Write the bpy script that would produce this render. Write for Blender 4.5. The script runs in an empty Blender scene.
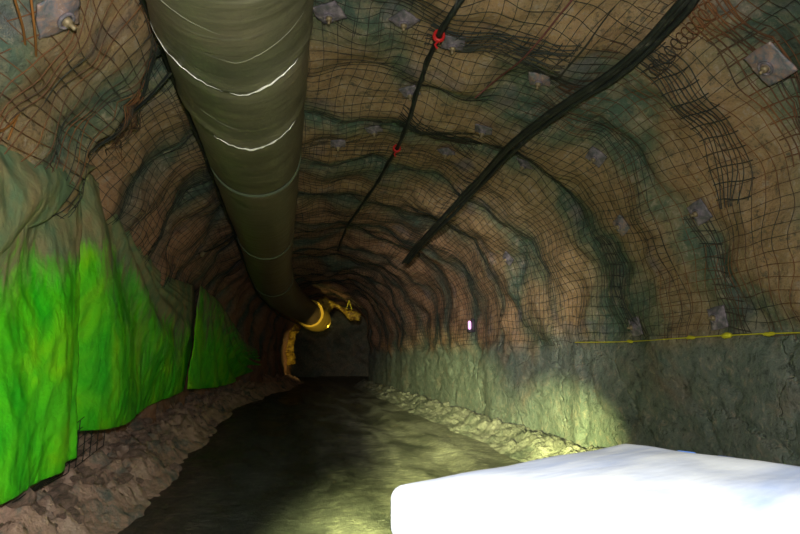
import bpy, math, random
import numpy as np
random.seed(7)
rng = np.random.RandomState(11)
sc = bpy.context.scene
C = sc.collection
PI = math.pi

# ------------------------------------------------------------------ camera
# The camera is the world origin horizontally; z = 0 is the lens height, the road lies at z = FZ.
F = 560.0
PITCH = math.atan(88 / F)
YAW = math.atan(117 / F * math.cos(PITCH))
FZ = -1.3
cam_d = bpy.data.cameras.new('camera')
cam_d.sensor_width = 36.0
cam_d.lens = 36.0 * F / 800.0
cam_d.clip_start = 0.05
cam = bpy.data.objects.new('camera', cam_d)
cam.rotation_euler = (PI / 2 + PITCH, 0, -YAW)
C.objects.link(cam)
sc.camera = cam
RV = np.array([math.cos(YAW), -math.sin(YAW), 0])
FV = np.array([math.sin(YAW) * math.cos(PITCH), math.cos(YAW) * math.cos(PITCH), math.sin(PITCH)])
UV = np.cross(RV, FV)

def ray(px, py):
    d = RV * (px - 400) / F + UV * (267 - py) / F + FV
    return d / np.linalg.norm(d)

def on_x(px, py, X):            # where the sight line of a pixel meets the vertical plane x = X
    d = ray(px, py)
    return d * (X / d[0])

# ------------------------------------------------------------------ noise
_perm = np.arange(256); np.random.RandomState(3).shuffle(_perm)
_perm = np.concatenate([_perm, _perm, _perm])
_g = np.random.RandomState(5).normal(size=(256, 3)); _g /= np.linalg.norm(_g, axis=1)[:, None]

def noise(x, y, z=0.0):
    x, y, z = np.broadcast_arrays(np.asarray(x, float), np.asarray(y, float), np.asarray(z, float))
    xi, yi, zi = np.floor(x).astype(int), np.floor(y).astype(int), np.floor(z).astype(int)
    xf, yf, zf = x - xi, y - yi, z - zi
    xi &= 255; yi &= 255; zi &= 255
    f = lambda t: t * t * t * (t * (t * 6 - 15) + 10)
    u, v, w = f(xf), f(yf), f(zf)
    def g(i, j, k):
        h = _perm[_perm[_perm[(xi + i) & 255] + ((yi + j) & 255)] + ((zi + k) & 255)]
        gr = _g[h]
        return gr[..., 0] * (xf - i) + gr[..., 1] * (yf - j) + gr[..., 2] * (zf - k)
    l = lambda a, b, t: a + (b - a) * t
    return 1.6 * l(l(l(g(0,0,0), g(1,0,0), u), l(g(0,1,0), g(1,1,0), u), v),
             l(l(g(0,0,1), g(1,0,1), u), l(g(0,1,1), g(1,1,1), u), v), w)

def fbm(x, y, z=0.0, o=4):
    a, s, r = 1.0, 1.0, 0
    for i in range(o):
        r = r + a * noise(np.asarray(x) * s + 17.3 * i, np.asarray(y) * s + 5.1 * i, np.asarray(z) * s)
        a *= .5; s *= 2.03
    return r

def sstep(a, b, x):
    t = np.clip((np.asarray(x, float) - a) / (b - a), 0, 1)
    return t * t * (3 - 2 * t)

# ------------------------------------------------------------------ tunnel shape
W0, CX0, HZ, NE = 2.85, 0.87, 2.62, 2.5
def left_x(y):  return -1.98 + 2.3 * sstep(12, 31, y)
def right_x(y): return 3.72 + 3.4 * sstep(24.6, 28.5, y)

_t = np.linspace(0, PI, 600)
_px = np.sign(np.cos(_t)) * np.abs(np.cos(_t)) ** (2 / NE)
_pz = HZ * np.abs(np.sin(_t)) ** (2 / NE)
_px = np.concatenate([np.full(60, 1.0), _px, np.full(60, -1.0)])
_pz = np.concatenate([np.linspace(-1.55, -.01, 60), _pz, np.linspace(-.01, -1.55, 60)])
_len = np.concatenate([[0], np.cumsum(np.hypot(np.diff(_px * W0), np.diff(_pz)))])
STOT = _len[-1]                                   # s = metres around the profile, from right floor to left floor
_nx = np.gradient(_pz, _len); _nz = -np.gradient(_px * W0, _len)   # outward normal
_nx = np.convolve(np.pad(_nx, 10, 'edge'), np.ones(21) / 21, 'valid'); _nz = np.convolve(np.pad(_nz, 10, 'edge'), np.ones(21) / 21, 'valid')
_nn = np.hypot(_nx, _nz); _nx /= _nn; _nz /= _nn
S_R = float(np.interp(.20, _pz[:300], _len[:300]))            # the mesh's lower edge on the right wall
S_L = STOT - float(np.interp(-.3, _pz[:300], _len[:300]))

def prof(y, s):
    y = np.asarray(y, float); s = np.asarray(s, float)
    L, R = left_x(y), right_x(y)
    cx, w = (L + R) / 2, (R - L) / 2
    x = cx + w * np.interp(s, _len, _px)
    z = np.interp(s, _len, _pz)
    return x, z, np.interp(s, _len, _nx), np.interp(s, _len, _nz)

def find(px, py, off=None):                                  # pixel -> (y, s) on the undisplaced tunnel
    d = ray(px, py)
    for t in np.arange(1.0, 60, .02):
        p = d * t
        L, R = left_x(p[1]), right_x(p[1])
        q = (p[0] - (L + R) / 2) / ((R - L) / 2)
        out = abs(q) >= 1 if p[2] < 0 else abs(q) ** NE + (p[2] / HZ) ** NE >= 1
        if not out and off is not None and t > 1.5 and (abs(q) > .8 or p[2] > HZ * .55):
            k = np.argmin((_px - q) ** 2 * W0 * W0 + (_pz - p[2]) ** 2)
            gap = ((_px[k] - q) * (R - L) / 2) * _nx[k] + (_pz[k] - p[2]) * _nz[k]
            if gap <= float(disp(p[1], _len[k], False)) + off: return p
        if out and off is not None: return p
        if out:
            k = np.argmin((_px - q) ** 2 * W0 * W0 + (_pz - p[2]) ** 2)
            return float(p[1]), float(_len[k])
    return 40., 3.

PLATES = [  # pixel, size, turn, label
 (768, 66, .27, 2, 'large rusty bolt plate standing out high on the right wall near the upper right corner'),
 (62, 17, .23, -22, 'flat scuffed bolt plate high on the left wall above the green tarpaulin'),
 (539, 81, .19, 30, 'pale square bolt plate on the roof just above the thick black cable bundle'),
 (595, 158, .19, 15, 'grey bolt plate on the right wall below the thick cable bundle'),
 (698, 213, .20, 12, 'grey bolt plate with a pale centre, upper right wall over the yellow paint line'),
 (620, 226, .19, 20, 'bolt plate with a pale tilted rim, halfway up the right wall'),
 (634, 327, .20, 8, 'bolt plate at the left end of the yellow paint line'),
 (716, 318, .20, 8, 'dusty bolt plate on the mesh edge at the middle of the yellow paint line'),
 (453, 45, .19, 10, 'dull bolt plate on the roof right beside the upper red cable tie'),
 (404, 22, .19, 60, 'bolt plate in a dark roof fold left of the thin cable at the top'),
 (410, 93, .18, 35, 'bolt plate close to the thin centre cable, halfway between its red ties'),
 (483, 131, .19, 18, 'dusty bolt plate between the thin cable and the thick cable bundle'),
 (446, 153, .18, 50, 'small grey bolt plate right of the thin cable below the lower red tie'),
 (374, 131, .18, 25, 'bolt plate on the roof left of the lower red cable tie'),
 (338, 145, .18, 5, 'bolt plate on the roof to the right of the air duct'),
 (329, 15, .22, 33, 'purple grey bolt plate beside the duct at the top'),
 (524, 165, .18, 40, 'bolt plate tucked under the thick cable bundle'),
 (507, 259, .20, 22, 'farther bolt plate on the right wall above the pink reflective marker'),
]
PYS = [find(p[0], p[1]) for p in PLATES]
# a few more valleys where bolts the photo shows only as dark dimples pull the mesh in
DIMPLES = PYS + [find(*q) for q in [(560, 215), (470, 215), (650, 95), (740, 150), (110, 110), (180, 190), (350, 70), (350, 190)]]

def band(y, s):
    ph = y / 1.55 + .75 * noise(y * .28 + 3, s * .42, 1.7) + .10 * np.sin(s * .9) + .26 * noise(y * .9, s * 1.0, 4.) + .05 * noise(y * 3, s * 3.2, 6.)
    return np.abs(np.sin(PI * ph))

def disp(y, s, fine=True):                          # metres the rock stands in from the profile
    y = np.asarray(y, float); s = np.asarray(s, float)
    m = sstep(S_R - .3, S_R + .15, s + .28 * noise(y * .8, 9.) * sstep(5.5, 7.5, y) + .09 * noise(y * 3.1, 2.))
    b = band(y, s) ** .75
    amp = (.35 + .65 * sstep(-.4, .5, noise(y * .5, s * .7, 15.))) * (1 - .6 * sstep(7, 13, y))
    up = .22 * amp * (b - .55) + .24 * noise(y * .45, s * .5, 7.) + .12 * noise(y * 1.4, s * 1.5, 2.) + .05 * noise(y * 3.1, s * 2.9, 22.)
    for (py, ps) in DIMPLES:
        up = up - .07 * np.exp(-(((y - py) / .30) ** 2 + ((s - ps) / .32) ** 2))
    lo = .10 * noise(y * .5, s * .3, 1.) - .04
    # left: a pillar of rock juts out close to the camera, then the wall falls back
    lw = sstep(STOT * .60, STOT * .72, s)
    jut = .34 * (1 - sstep(3.9, 4.5, y + .35 * noise(s * 1.2, 3.3) - .25 * (s - STOT * .7))) * lw * (1 - sstep(STOT - S_R - .95, STOT - S_R - .45, s))
    if fine:
        lo = lo + .05 * fbm(y * 1.3, s * 1.5, 3., 5)
        v = np.abs(noise(y * 1.1 + .25 * noise(y * 3, s * 3), s * .55, 8.)); lo = lo - .06 * np.exp(-(v / .02) ** 2)
        v = np.abs(noise(y * .7 + 5, s * 1.6 + .2 * noise(y * 3, s * 2), 12.)); lo = lo - .045 * np.exp(-(v / .018) ** 2)
        up = up + .030 * fbm(y * 4.5, s * 4.5, 3., 4)
    r = lo * (1 - m) + up * m
    r = r * (.35 + .65 * sstep(0, .1, np.abs(s))) + jut
    return r + (.06 * (1 - m) * sstep(S_R + .1, S_R - .1, s) if fine else 0)

def surf(y, s, off=0.0, fine=False):
    x, z, nx, nz = prof(y, s)
    d = disp(y, s, fine) + off
    y = np.asarray(y, float) + 0 * x
    return np.stack([x - nx * d, y, z - nz * d], -1)

# ------------------------------------------------------------------ materials
def mat(name, col=(.5, .5, .5), rough=.8, metal=0., spec=.4):
    m = bpy.data.materials.new(name); m.use_nodes = True
    b = m.node_tree.nodes['Principled BSDF']
    b.inputs['Base Color'].default_value = (*col, 1); b.inputs['Roughness'].default_value = rough
    b.inputs['Metallic'].default_value = metal; b.inputs['Specular IOR Level'].default_value = spec
    return m

class NT:
    def __init__(s, m): s.t = m.node_tree; s.n = s.t.nodes; s.l = s.t.links; s.b = s.n['Principled BSDF']
    def add(s, k, **kw):
        n = s.n.new(k)
        for a, v in kw.items(): setattr(n, a, v)
        return n
    def coord(s, scale=(1, 1, 1)):
        c = s.add('ShaderNodeTexCoord'); mp = s.add('ShaderNodeMapping'); mp.inputs['Scale'].default_value = scale
        s.l.new(c.outputs['Object'], mp.inputs['Vector']); return mp.outputs[0]
    def noise(s, scale, vec=None, detail=6, rough=.6, dist=0):
        n = s.add('ShaderNodeTexNoise'); n.inputs['Scale'].default_value = scale; n.inputs['Detail'].default_value = detail
        n.inputs['Roughness'].default_value = rough; n.inputs['Distortion'].default_value = dist
        if vec is not None: s.l.new(vec, n.inputs['Vector'])
        return n.outputs[0]
    def ramp(s, fac, stops):
        r = s.add('ShaderNodeValToRGB'); cr = r.color_ramp
        while len(cr.elements) < len(stops): cr.elements.new(.5)
        for e, (p, c) in zip(cr.elements, stops): e.position = p; e.color = (*c, 1) if len(c) == 3 else c
        s.l.new(fac, r.inputs[0]); return r.outputs[0]
    def mix(s, fac, a, b, mode='MIX'):
        n = s.add('ShaderNodeMix', data_type='RGBA', blend_type=mode)
        for sock, v in ((n.inputs[0], fac), (n.inputs[6], a), (n.inputs[7], b)):
            if hasattr(v, 'links'): s.l.new(v, sock)
            elif isinstance(v, tuple): sock.default_value = (*v, 1)
            else: sock.default_value = v
        return n.outputs[2]
    def math(s, op, a, b=0.):
        n = s.add('ShaderNodeMath', operation=op)
        for sock, v in ((n.inputs[0], a), (n.inputs[1], b)):
            if hasattr(v, 'links'): s.l.new(v, sock)
            else: sock.default_value = v
        return n.outputs[0]
    def attr(s, name):
        a = s.add('ShaderNodeAttribute'); a.attribute_name = name; return a.outputs['Fac']
    def bump(s, h, strength=.5, dist=.02):
        b = s.add('ShaderNodeBump'); b.inputs['Strength'].default_value = strength; b.inputs['Distance'].default_value = dist
        s.l.new(h, b.inputs['Height']); s.l.new(b.outputs[0], s.b.inputs['Normal'])
    def col(s, c): s.l.new(c, s.b.inputs['Base Color'])

def rock_material(name):
    m = mat(name, rough=.88, spec=.3); n = NT(m)
    v = n.coord()
    big = n.noise(.9, v, 5, .6, .6); mid = n.noise(3.5, v, 6, .65, .4); fine = n.noise(22, v, 6, .7)
    # dust colour of the meshed rock: rust orange lime crust against green grey sprayed rock
    d = n.math('ADD', n.math('MULTIPLY', n.attr('dust'), .55), n.math('MULTIPLY', big, .65))
    up = n.ramp(d, [(.45, (.095, .155, .11)), (.57, (.165, .195, .11)), (.69, (.32, .23, .115)), (.87, (.40, .26, .125))])
    up = n.mix(n.ramp(mid, [(.48, (0, 0, 0)), (.60, (1, 1, 1))]), up, n.mix(.45, up, (.42, .32, .18)))
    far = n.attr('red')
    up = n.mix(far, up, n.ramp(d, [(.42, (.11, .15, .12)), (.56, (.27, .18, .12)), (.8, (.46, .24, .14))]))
    up = n.mix(n.ramp(n.noise(1.6, v, 4, .5), [(.60, (0, 0, 0)), (.72, (.7, .7, .7))]), up, (.19, .17, .20))
    low = n.ramp(mid, [(.30, (.15, .20, .17)), (.55, (.20, .235, .20)), (.75, (.26, .25, .205))])
    low = n.mix(n.ramp(big, [(.58, (0, 0, 0)), (.72, (.6, .6, .6))]), low, (.27, .18, .125))
    c = n.mix(n.attr('mesh'), low, up)
    grit = n.noise(11, v, 7, .8, .3)
    c = n.mix(n.ramp(grit, [(.54, (0, 0, 0)), (.64, (.7, .7, .7))]), c, (.42, .36, .27))
    c = n.mix(n.ramp(grit, [(.37, (.75, .75, .75)), (.47, (0, 0, 0))]), c, (.07, .085, .065))
    c = n.mix(n.ramp(fine, [(.55, (0, 0, 0)), (.75, (.45, .45, .45))]), c, (.33, .30, .24))
    n.col(c)
    vr = n.add('ShaderNodeTexVoronoi', feature='DISTANCE_TO_EDGE'); vr.inputs['Scale'].default_value = 1.5
    wv = n.mix(.35, v, n.noise(2.5, v, 4)); 
    n.l.new(wv, vr.inputs['Vector'])
    crack = n.ramp(vr.outputs[0], [(.0, (0, 0, 0)), (.02, (1, 1, 1))])
    h = n.math('ADD', n.math('MULTIPLY', fine, .8), n.math('MULTIPLY', n.noise(9, v, 8, .75), 1.3))
    h = n.math('ADD', h, n.math('MULTIPLY', n.math('MULTIPLY', crack, n.math('SUBTRACT', 1., n.attr('mesh'))), .5))
    n.bump(h, .9, .035)
    return m
M_rock = rock_material('tunnel rock')

M_wire = mat('dark steel wire', (.045, .05, .042), .6, .3); 
M_wire_rust = mat('rusty steel wire', (.16, .075, .03), .8, .1)
_n = NT(M_wire_rust); _n.col(_n.ramp(_n.noise(2.2, _n.coord(), 4), [(.4, (.035, .04, .03)), (.55, (.16, .07, .03)), (.7, (.26, .11, .035))]))
_n = NT(M_wire); _n.col(_n.ramp(_n.noise(1.5, _n.coord(), 4), [(.45, (.03, .04, .034)), (.62, (.07, .06, .04)), (.75, (.13, .065, .03))]))

M_plate = mat('weathered plate steel', (.3, .25, .25), .6, .25)
_n = NT(M_plate); _v = _n.coord()
_n.col(_n.ramp(_n.noise(14, _v, 6, .7, .5), [(.36, (.13, .17, .19)), (.48, (.26, .22, .23)), (.58, (.36, .24, .19)), (.68, (.48, .42, .42))])); _n.bump(_n.noise(30, _v), .6, .01)
M_bolt = mat('bolt steel', (.30, .24, .14), .55, .4)
M_purple = mat('dusty plate steel', (.24, .21, .24), .7, .2)
_n = NT(M_purple); _v = _n.coord(); _n.col(_n.ramp(_n.noise(16, _v, 5), [(.4, (.12, .12, .13)), (.55, (.23, .20, .23)), (.7, (.36, .31, .34))]))

M_duct = mat('olive duct fabric', (.11, .12, .06), .42, 0, .5)
_n = NT(M_duct); _v = _n.coord()
_c = _n.ramp(_n.noise(1.3, _v, 5, .6, .4), [(.35, (.075, .080, .045)), (.55, (.105, .102, .058)), (.72, (.145, .125, .078))])
_sc = _n.coord((1.1, 30, 1.1)); _s = _n.noise(1.0, _sc, 3, .5, .5)
_c = _n.mix(_n.ramp(_s, [(.62, (0, 0, 0)), (.72, (.28, .28, .28))]), _c, (.36, .36, .27))
_sp = _n.add('ShaderNodeSeparateXYZ'); _n.l.new(_n.coord(), _sp.inputs[0])
_c = _n.mix(_n.ramp(_n.math('MULTIPLY', _n.math('SUBTRACT', _sp.outputs[1], 3.0), .1), [(.0, (0, 0, 0)), (.7, (.9, .9, .9))]), _c, (.13, .088, .05))
_n.col(_c); _n.bump(_n.math('ADD', _n.noise(1.0, _n.coord((2.5, 18, 2.5)), 6, .6, .5), _n.noise(5, _v, 4)), .38, .02)
M_crease_shine = mat('pale crease highlight', (.75, .76, .68), .25, .1, .9)  # pale colour stands in for light caught along the duct creases
M_crease_shine_dim = mat('faint crease highlight', (.30, .31, .22), .4)  # dimmer colour for the weaker painted crease highlights
M_band = mat('duct joint band', (.10, .13, .08), .6)
M_yduct = mat('yellow duct sleeve', (.50, .34, .04), .8)

def tarp_mat():
    m = mat('green tarpaulin', rough=.40, spec=.45); n = NT(m)
    v = n.coord()
    g = n.ramp(n.noise(1.6, v, 5, .6, .8), [(.34, (.03, .62, .012)), (.50, (.12, .80, .012)), (.62, (.26, .88, .01)), (.8, (.40, .85, .02))])
    dn = n.noise(2.0, n.coord((2., 2., .8)), 8, .68, .5)
    dn2 = n.noise(9, n.coord((1, 1, .22)), 5, .7, 1.0)
    f = n.math('ADD', n.math('MULTIPLY', dn, 1.0), n.math('MULTIPLY', dn2, .45))
    f = n.math('ADD', f, n.attr('dirt'))
    fac = n.ramp(f, [(.90, (0, 0, 0)), (1.06, (.30, .30, .30)), (1.3, (1, 1, 1))])
    # ramp input tops out at 1, so squeeze it
    fac = n.ramp(n.math('MULTIPLY', f, .6), [(.40, (.0, .0, .0)), (.50, (.35, .35, .35)), (.60, (.95, .95, .95))])
    dust = n.ramp(n.noise(2.5, v, 5, .6), [(.40, (.16, .22, .14)), (.52, (.28, .26, .15)), (.68, (.40, .27, .16))])
    n.col(n.mix(fac, g, dust))
    rr = n.mix(fac, (.38, .38, .38), (.8, .8, .8)); n.l.new(rr, n.b.inputs['Roughness'])
    h = n.math('ADD', n.noise(2.6, n.coord((1, 1, .8)), 5, .5, 1.8), n.math('MULTIPLY', n.noise(9, v, 4, .6, 2.), .25))
    n.bump(h, .5, .05)
    return m
M_tarp = tarp_mat()

M_cable = mat('black cable sheath', (.018, .020, .017), .5, 0, .4)
_n = NT(M_cable); _n.col(_n.ramp(_n.noise(9, _n.coord(), 6, .7), [(.50, (.012, .016, .014)), (.62, (.03, .035, .028)), (.72, (.16, .15, .11))]))
M_redtie = mat('red tie', (.55, .02, .02), .4)
M_redline = mat('faded red cord', (.13, .045, .035), .7)
M_yellow = mat('yellow paint', (.62, .58, .03), .6)
M_ysheet = mat('yellow plastic sheet', (.60, .42, .04), .55)
_n = NT(M_ysheet); _n.col(_n.ramp(_n.noise(6, _n.coord(), 5, .7), [(.40, (.16, .09, .02)), (.55, (.52, .36, .04)), (.7, (.70, .52, .08))])); _n.bump(_n.noise(5, _n.coord()), .8, .1)
M_rust = mat('orange rust', (.24, .10, .02), .8)
M_glow = mat('pink reflector glow', (.6, .35, .6), .4)
M_glow.node_tree.nodes['Principled BSDF'].inputs['Emission Color'].default_value = (1., .42, .95, 1)
M_glow.node_tree.nodes['Principled BSDF'].inputs['Emission Strength'].default_value = 1.6  # emission added to a reflector that has no light of its own
M_clip = mat('dark grey clip', (.06, .05, .07), .6)

M_white = mat('white plastic', (.86, .87, .90), .4, 0, .4)
_n = NT(M_white); _v = _n.coord((.8, 2.6, 1))
_n.col(_n.ramp(_n.noise(1.8, _v, 4, .5, .8), [(.42, (.72, .78, .86)), (.54, (.54, .61, .76)), (.68, (.38, .48, .72))])); _n.bump(_n.noise(3, _v, 3), .25, .02)
M_blue = mat('blue plastic tab', (.10, .25, .75), .5)
M_grey_plastic = mat('light grey plastic', (.55, .57, .6), .5)

def rubble_mat(name, stops, rough=.9):
    m = mat(name, rough=rough, spec=.3); n = NT(m); v = n.coord()
    n.col(n.ramp(n.noise(2.2, v, 8, .7, .4), stops))
    n.bump(n.math('ADD', n.noise(9, v, 8, .72), n.noise(34, v, 5, .7)), 1.0, .04); return m
M_bankL = rubble_mat('left rubble', [(.36, (.22, .24, .21)), (.42, (.42, .36, .29)), (.49, (.70, .47, .35)), (.62, (.88, .66, .53))])
M_bankR = rubble_mat('right rubble', [(.38, (.12, .14, .11)), (.48, (.25, .26, .20)), (.62, (.46, .45, .36))])
M_rockL = rubble_mat('pinkish broken rock', [(.36, (.25, .22, .18)), (.50, (.50, .34, .26)), (.66, (.72, .52, .41))])
M_rockR = rubble_mat('pale grey broken rock', [(.36, (.17, .19, .15)), (.50, (.28, .28, .22)), (.66, (.44, .43, .35))])

def floor_mat():
    m = mat('wet gravel road', rough=.5, spec=.5); n = NT(m); v = n.coord()
    st = n.coord((1.0, .35, 1))
    mid = n.noise(1.6, st, 7, .65, .5); fine = n.noise(26, v, 6, .75)
    c = n.ramp(mid, [(.34, (.030, .036, .031)), (.55, (.06, .068, .058)), (.74, (.11, .115, .095))])
    sp = n.add('ShaderNodeSeparateXYZ'); n.l.new(v, sp.inputs[0])
    xw = n.math('ADD', sp.outputs[0], n.math('MULTIPLY', n.math('SUBTRACT', mid, .5), 1.6))
    right = n.ramp(n.math('MULTIPLY', xw, .25), [(.04, (0, 0, 0)), (.50, (1, 1, 1))])      # pale dust to the right, widened and lightened to paint in the lamp pool
    c = n.mix(right, c, n.ramp(mid, [(.36, (.09, .10, .075)), (.50, (.22, .22, .165)), (.66, (.36, .36, .27))]))
    lf = n.ramp(n.math('MULTIPLY', n.math('MULTIPLY', xw, -1.), .5), [(.18, (0, 0, 0)), (.46, (1, 1, 1))])
    c = n.mix(lf, c, n.ramp(mid, [(.38, (.06, .045, .036)), (.62, (.15, .095, .07))]))
    gr = n.noise(9, n.coord((.8, 1.6, 1)), 8, .85, .3)
    c = n.mix(n.ramp(gr, [(.53, (0, 0, 0)), (.62, (.8, .8, .8))]), c, n.mix(1., c, (2.6, 2.5, 2.3), 'MULTIPLY'))
    c = n.mix(n.ramp(gr, [(.38, (.8, .8, .8)), (.47, (0, 0, 0))]), c, n.mix(1., c, (.3, .3, .3), 'MULTIPLY'))
    c = n.mix(n.ramp(fine, [(.60, (0, 0, 0)), (.72, (.7, .7, .7))]), c, n.mix(.5, c, (.26, .27, .22)))
    n.col(c)
    n.l.new(n.ramp(mid, [(.42, (.34, .34, .34)), (.56, (.8, .8, .8))]), n.b.inputs['Roughness'])
    n.bump(n.math('ADD', n.math('MULTIPLY', fine, 1.2), n.math('MULTIPLY', n.noise(6, n.coord((.5, 1.6, 1)), 8, .8), 1.6)), 1.0, .04)
    return m
M_floor = floor_mat()

# ------------------------------------------------------------------ mesh helpers
def link(name, me, material, parent=None, smooth=True):
    o = bpy.data.objects.new(name, me); C.objects.link(o)
    if material is not None: me.materials.append(material)
    if smooth: me.polygons.foreach_set('use_smooth', [True] * len(me.polygons))
    if parent is not None: o.parent = parent
    return o

def raw_mesh(name, V, Fc):
    me = bpy.data.meshes.new(name)
    V = np.asarray(V, float).reshape(-1, 3); Fc = np.asarray(Fc, int); k = Fc.shape[1]
    me.vertices.add(len(V)); me.vertices.foreach_set('co', V.ravel())
    me.loops.add(Fc.size); me.loops.foreach_set('vertex_index', Fc.ravel())
    me.polygons.add(len(Fc)); me.polygons.foreach_set('loop_start', np.arange(len(Fc)) * k)
    me.update(calc_edges=True); me.validate(); return me

def grid_faces(nu, nv, flip=False, closed=False):
    i, j = np.meshgrid(np.arange(nu - 1), np.arange(nv if closed else nv - 1), indexing='ij')
    a = i * nv + j; b = i * nv + (j + 1) % nv; c = (i + 1) * nv + (j + 1) % nv; d = (i + 1) * nv + j
    f = np.stack([a, b, c, d], -1).reshape(-1, 4)
    return f[:, ::-1] if flip else f

def tube(P, r, seg=8, up=(0, 0, 1)):
    P = np.asarray(P, float); T = np.gradient(P, axis=0); T /= np.linalg.norm(T, axis=1)[:, None] + 1e-9
    U = np.cross(T, np.asarray(up, float) + 0 * P); ln = np.linalg.norm(U, axis=1)[:, None]
    U = np.where(ln < 1e-3, np.array([1., 0, 0]), U / (ln + 1e-9)); N = np.cross(U, T)
    a = np.arange(seg) * 2 * PI / seg
    r = np.broadcast_to(np.asarray(r, float), (len(P),))
    V = P[:, None, :] + r[:, None, None] * (np.cos(a)[None, :, None] * U[:, None, :] + np.sin(a)[None, :, None] * N[:, None, :])
    return V.reshape(-1, 3), grid_faces(len(P), seg, closed=True)

class MB:
    def __init__(s): s.V = []; s.F = []; s.n = 0
    def add(s, V, Fc):
        s.V.append(np.asarray(V).reshape(-1, 3)); s.F.append(np.asarray(Fc) + s.n); s.n += len(s.V[-1]); return s
    def tube(s, P, r, seg=6, up=(0, 0, 1), caps=False):
        V, Fc = tube(P, r, seg, up); s.add(V, Fc)
        if caps:
            for k in (0, len(P) - 1):
                ring = np.arange(seg) + k * seg; c = V[ring].mean(0)
                VV = np.vstack([V[ring], c]); ff = [[i, (i + 1) % seg, seg, seg] for i in range(seg)]
                s.tri = True; s.add(VV, [[f[0], f[1], f[2], f[2]] for f in ff])
        return s
    def box(s, c, h, M=None, bev=0):
        v = np.array([[x, y, z] for x in (-1, 1) for y in (-1, 1) for z in (-1, 1)], float) * np.array(h)
        if M is not None: v = v @ np.array(M).T
        return s.add(v + np.array(c), [[0, 1, 3, 2], [4, 6, 7, 5], [0, 4, 5, 1], [2, 3, 7, 6], [0, 2, 6, 4], [1, 5, 7, 3]])
    def build(s, name, material, parent=None, smooth=True):
        V = np.vstack(s.V); Fc = np.vstack(s.F)
        me = bpy.data.meshes.new(name)
        if any((Fc[:, 2] == Fc[:, 3])):
            me.from_pydata(V.tolist(), [], [list(dict.fromkeys(f)) for f in Fc.tolist()]); me.update()
        else:
            me = raw_mesh(name, V, Fc)
        return link(name, me, material, parent, smooth)

def tag(o, label=None, cat=None, group=None, kind=None):
    if label: o['label'] = label
    if cat: o['category'] = cat
    if group: o['group'] = group
    if kind: o['kind'] = kind
    return o

def thing(name, label, cat, loc=(0, 0, 0), group=None):
    o = bpy.data.objects.new(name, None); C.objects.link(o); o.location = loc; o.empty_display_size = .1
    return tag(o, label, cat, group)

def rebase(root, children):                       # parts were built in world space; keep them there under the moved Empty
    bpy.context.view_layer.update()
    for c in children: c.matrix_parent_inverse = root.matrix_world.inverted()

# ------------------------------------------------------------------ tunnel shell
ys = [-2.5]
while ys[-1] < 36: ys.append(ys[-1] + max(.035, min(.16, .0085 * abs(ys[-1]) + (0.05 if ys[-1] < 1 else 0))))
ys = np.array(ys); ss = np.linspace(0, STOT, 300)
Y, S = np.meshgrid(ys, ss, indexing='ij')
SP = surf(Y, S, 0, True)
SP[..., 1] += .05 * noise(Y * 1.3, S * 1.3, 21.)
bd = band(Y, S)
dust = np.clip(.20 + .75 * bd ** 1.2 + .3 * noise(Y * .8, S * .8, 30.), 0, 1)
meshm = sstep(S_R - .22, S_R + .12, S + .28 * noise(Y * .8, 9.) * sstep(5.5, 7.5, Y) + .09 * noise(Y * 3.1, 2.) + .10 * noise(Y * 2.2, S * 5, 3.))
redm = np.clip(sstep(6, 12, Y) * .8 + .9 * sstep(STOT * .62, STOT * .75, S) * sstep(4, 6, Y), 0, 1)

def shell(name, s0, s1):
    k = np.where((ss >= s0) & (ss <= s1))[0]
    P = SP[:, k]; me = raw_mesh(name, P, grid_faces(P.shape[0], P.shape[1], flip=True))
    for nm, A in (('dust', dust), ('mesh', meshm), ('red', redm)):
        at = me.attributes.new(nm, 'FLOAT', 'POINT'); at.data.foreach_set('value', A[:, k].ravel().astype(np.float32))
    return tag(link(name, me, M_rock), kind='structure')
sA, sB = ss[105], ss[195]
shell('wall_right', 0, sA); shell('ceiling', sA, sB); shell('wall_left', sB, STOT)

# end wall, where the drift turns away
u = np.linspace(-3, 9, 90); w = np.linspace(-1.6, 3.2, 50)
U_, W_ = np.meshgrid(u, w, indexing='ij')
PE = np.stack([U_, 35.3 - .7 * fbm(U_ * .5, W_ * .6, 3., 5), W_], -1)
me = raw_mesh('wall_back', PE, grid_faces(90, 50, flip=True))
for nm, a in (('dust', .35), ('mesh', .6), ('red', .7)):
    at = me.attributes.new(nm, 'FLOAT', 'POINT'); at.data.foreach_set('value', np.full(90 * 50, a, np.float32))
tag(link('wall_back', me, M_rock), kind='structure')

# road
def floor_z(x, y):
    ruts = -.05 * np.exp(-((x - .15 - .1 * np.sin(y * .4)) / .28) ** 2) - .06 * np.exp(-((x - 1.95 - .1 * np.sin(y * .35)) / .26) ** 2) + .03 * np.exp(-((x - 2.35) / .15) ** 2)
    return FZ + ruts + .022 * fbm(x * 1.2, y * .7, 2., 4) + .007 * fbm(x * 7, y * 5, 5., 3)
fx = np.linspace(-2.6, 7.5, 260)
FX, FY = np.meshgrid(fx, ys, indexing='xy')
PF = np.stack([FX, FY, floor_z(FX, FY)], -1)
tag(link('floor', raw_mesh('floor', PF, grid_faces(len(ys), 260, flip=True)), M_floor), kind='structure')

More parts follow.
